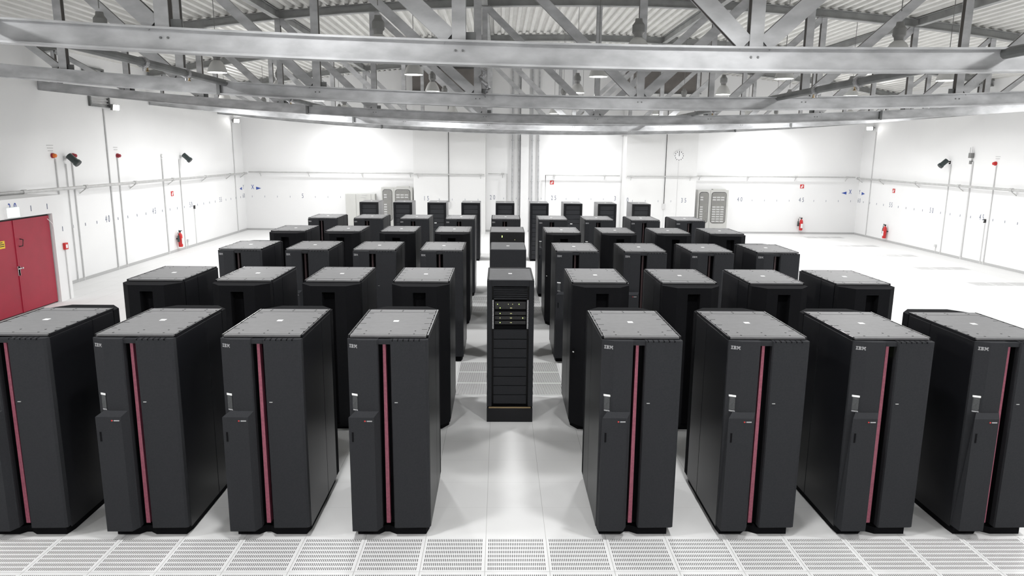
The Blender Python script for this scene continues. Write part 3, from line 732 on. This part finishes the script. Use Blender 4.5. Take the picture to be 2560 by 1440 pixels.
# notice lettering above the beacons (illegible lines)
for (x, y, z, n, w_, wn) in ((XL, 35.9, 6.42, 3, .24, 'wall_left'), (XL, 41.4, 6.36, 2, .2, 'wall_left'), (XR, 44.3, 6.3, 2, .2, 'wall_right')):
    mb = MB(); sg = 1 if x < 25 else -1
    for k in range(n): mb.box(min(x, x+sg*.008), max(x, x+sg*.008), y-w_*(1-.15*k), y+w_*(1-.1*k), z-k*.12, z-k*.12+.035)
    mb.build('painted_notice', M['notice'], walls[wn])
def extinguisher(loc, rz, label):
    t = empty('fire_extinguisher', loc, rz, label=label, cat='fire extinguisher', group='fire extinguishers on the walls')
    mb = lathe([(.001, 0), (.11, .01), (.13, .05), (.13, .72), (.10, .82), (.045, .88), (.04, .93), (.001, .93)], 18)
    for i, v in enumerate(mb.v): mb.v[i] = (v[0], v[1]-.2, v[2])
    mb.build('cylinder', M['red'], t, smooth=True)
    MB().box(-.05, .05, -.24, -.16, .92, 1.0).box(-.02, .02, -.34, -.14, 1.0, 1.04).build('valve', M['dark'], t)
    MB().tube([(-.04, -.2, .96), (-.16, -.22, 1.06), (-.25, -.2, .9), (-.25, -.2, .45)], .025, 8).tube([(-.25, -.2, .75), (-.24, -.2, .35)], [.05, .075], 10).build('hose', M['dkgreen'], t)
    MB().box(-.08, .08, -.335, -.325, .2, .55).build('label_plate', M['white'], t)
    MB().box(-.14, .14, -.1, 0, .5, .56).build('bracket', M['dark'], t)
extinguisher((XL, 47.65, .27), math.pi/2, 'red fire extinguisher hanging on the left wall')
extinguisher((XR, 55.1, .25), -math.pi/2, 'red fire extinguisher hanging on the right wall')
extinguisher((45.05, YB-.02, .3), 0, 'red fire extinguisher hanging on the far wall by the number forty five')
def fire_sign(loc, rz, label):
    t = empty('fire_sign', loc, rz, label=label, cat='sign', group='small red fire signs')
    MB().box(-.15, .15, -.03, 0, -.15, .15).build('plate', M['red'], t)
    MB().box(-.04, .03, -.035, -.03, -.11, .05).box(-.02, .09, -.035, -.03, .05, .09).box(.06, .09, -.035, -.03, -.02, .09).box(-.10, -.06, -.035, -.03, -.11, .0).build('pictogram', M['white'], t)
fire_sign((24.84, YB, 3.97), 0, 'small red fire sign on the far wall above the number twenty five')
fire_sign((44.95, YB, 3.82), 0, 'small red fire sign on the far wall above an extinguisher')
fire_sign((XL, 47.45, 3.61), math.pi/2, 'small fire sign on the left wall above the extinguisher')
fire_sign((XR, 54.8, 3.79), -math.pi/2, 'small fire sign on the right wall above the extinguisher')
def socket_box(loc, rz, label):
    t = empty('wall_socket', loc, rz, label=label, cat='socket', group='low wall sockets')
    MB().box(-.08, .08, -.1, 0, -.08, .08).build('box', M['conduit'], t)
    MB().tube([(0, -.04, -.08), (0, -.04, -loc[2])], .02, 6).build('conduit', M['conduit'], t)
socket_box((XL, 49.05, .5), math.pi/2, 'small grey socket box low on the left wall')
socket_box((XR, 49.05, .5), -math.pi/2, 'small grey socket box low on the right wall')
for (y, z, x, sg, lab) in ((50.4, 2.45, XL, 1, 'on the left wall under the number fifty'), (44.62, 2.45, XR, -1, 'on the right wall under the number forty five')):
    t = empty('switch_box', (x, y, z), label='tiny dark switch box ' + lab, cat='switch', group='tiny dark switch boxes')
    MB().box(min(0, sg*.1), max(0, sg*.1), -.05, .05, 0, .22).build('box', M['dark'], t); MB().box(min(sg*.1, sg*.12), max(sg*.1, sg*.12), -.02, .02, .08, .14).build('button', M['conduit'], t)
# clock
ck = empty('wall_clock', (34.45, PY, 6.15), label='round white wall clock on the right pier of the far wall', cat='clock')
MB().tube([(0, 0, 0), (0, -.08, 0)], .40, 28).build('face', M['wall'], ck, smooth=True)
mk = MB()
for k in range(12):
    a = k*math.pi/6; mk.box(.32*math.sin(a)-.022, .32*math.sin(a)+.022, -.09, -.08, .32*math.cos(a)-.04, .32*math.cos(a)+.04)
mk.build('hour_mark', M['dark'], ck)
MB().box(-.014, .014, -.10, -.09, 0, .30).box(-.02, .014, -.10, -.09, -.02, .18).build('hand', M['dark'], ck)
MB().tube([(0, -.03, -.4), (0, -.03, -6.1)], .014, 6).build('conduit', M['conduit'], ck)
# electrical cabinets with rounded windows on the far wall
def rounded(x0, x1, z0, z1, r, n=5):
    pts = []
    for cx_, cz, a0 in ((x1-r, z1-r, 0), (x0+r, z1-r, 90), (x0+r, z0+r, 180), (x1-r, z0+r, 270)):
        for k in range(n+1): a = math.radians(a0+90*k/n); pts.append((cx_+r*math.cos(a), cz+r*math.sin(a)))
    return pts
def switchboard(x0, label):
    t = empty('switchboard_cabinet', (x0, 59.3, 0), label=label, cat='electrical cabinet', group='switchboard cabinets')
    MB().box(0, 2.45, .02, .65, 0, 3.5).build('body', M['cab'], t, bevel=.01)
    MB().box(1.2, 2.2, .02, .5, 3.5, 3.58).build('top_cover', M['cab'], t)
    for (a, b, wa, wb) in ((.02, 1.0, .14, .84), (1.02, 2.43, 1.12, 2.26)):
        d = MB().box(a, b, -.02, .02, .05, 3.46).build('cabinet_door', M['cab'], t, bevel=.006)
        MB().extr(rounded(wa-.03, wb+.03, .87, 3.36, .22), -.03, -.02).build('window_seal', M['dark'], d)
        MB().extr(rounded(wa, wb, .9, 3.33, .2), -.035, -.03).build('window_interior', M['cabin'], d)
        br = MB(); ncol = 1 if a < .5 else 3
        for r in range(9):
            z = .98+r*.19 + (.38 if r > 6 else 0)
            cw = ((wb-wa-.16)*(.5 if ncol == 1 else 1))/ncol
            for c_ in range(ncol): br.box(wa+.07+c_*cw, wa+.07+(c_+.82)*cw, -.045, -.035, z, z+.10)
        br.build('breaker_row', M['breaker'], d)
        MB().extr(rounded(wa, wb, .9, 3.33, .2), -.055, -.05).build('window_pane', M['glass'], d)
switchboard(11.35, 'grey switchboard cabinet with two rounded windows left of the left pier')
switchboard(36.4, 'grey switchboard cabinet with two rounded windows right of the right pier')
gc = empty('control_cabinet', (8.55, 59.2, 0), label='plain pale grey two-door cabinet on the far wall behind the rearmost left cabinet', cat='electrical cabinet')
MB().box(0, 2.3, .02, .75, 0, 2.98).build('body', M['cab'], gc, bevel=.01)
MB().box(.02, .82, -.02, .02, .05, 2.95).build('cabinet_door', M['cab'], gc, bevel=.006); dd = MB().box(.84, 2.0, -.02, .02, .05, 2.95).build('cabinet_door', M['cab'], gc, bevel=.006)
MB().box(1.3, 1.7, -.03, -.02, 2.86, 2.91).box(1.2, 1.62, -.03, -.02, 2.68, 2.73).build('name_plate', M['skirting'], dd)
# wall ventilators on the left wall
for y, z, lab in ((39.9, 9.9, 'upper one seen through the trusses'), (40.2, 8.72, 'lower one just under the third truss')):
    t = empty('wall_ventilator', (XL, y, z), label='grey framed louvred wall ventilator on the left wall, ' + lab, cat='ventilator', group='wall ventilators')
    MB().box(0, .12, -.9, -.8, -.35, .35).box(0, .12, .8, .9, -.35, .35).box(0, .12, -.8, .8, .27, .35).box(0, .12, -.8, .8, -.35, -.27).build('frame', M['galv_dark'], t)
    mb = MB()
    for k in range(3): mb.box(.02, .08, -.8, .8, -.2+k*.16, -.14+k*.16)
    mb.build('slat', M['pipe'], t)
# sprinkler mains under the roof
for x, lab in ((12.3, 'left'), (29.3, 'right')):
    z = 8.32 if x < 20 else 8.06
    t = empty('sprinkler_main', (x, YF, z), label='grey-green sprinkler main running into the depth under the roof, %s one' % lab, cat='pipe', group='sprinkler mains')
    MB().tube([(0, 0, 0), (0, 61.9, 0)], .095, 10).build('pipe', M['galv_dark'], t, smooth=True)
    for y in (20.6, 22.9, 32.3, 42.4, 52):
        MB().tube([(0, y-YF-.08, 0), (0, y-YF+.08, 0)], .13, 10).tube([(0, y-YF, -.1), (0, y-YF, -.2)], .025, 8).build('pipe_clamp', M['silver'], t)
        MB().tube([(0, y-YF+.2, -.08), (0, y-YF+.2, -.15), (0, y-YF+.2, -.19)], [.02, .02, .045], 8).build('sprinkler_head', M['brass'], t)
# crumpled foil sleeve hanging at the second truss
fs = MB(); pts = []; rs = []
for k in range(15):
    pts.append((.10*math.sin(k*1.3)-.12+k*.02, .06*math.cos(k*1.7), 1.35-k*.097)); rs.append(.055+.03*((k*7) % 3)/2 if k < 14 else .01)
fo = fs.tube(pts, rs, 7).build('foil_sleeve', M['silver']); place(fo, (20.15, 25.35, 7.95)); tag(fo, 'crumpled silver foil sleeve hanging beside the second truss', 'foil sleeve')
bpy.context.view_layer.update()
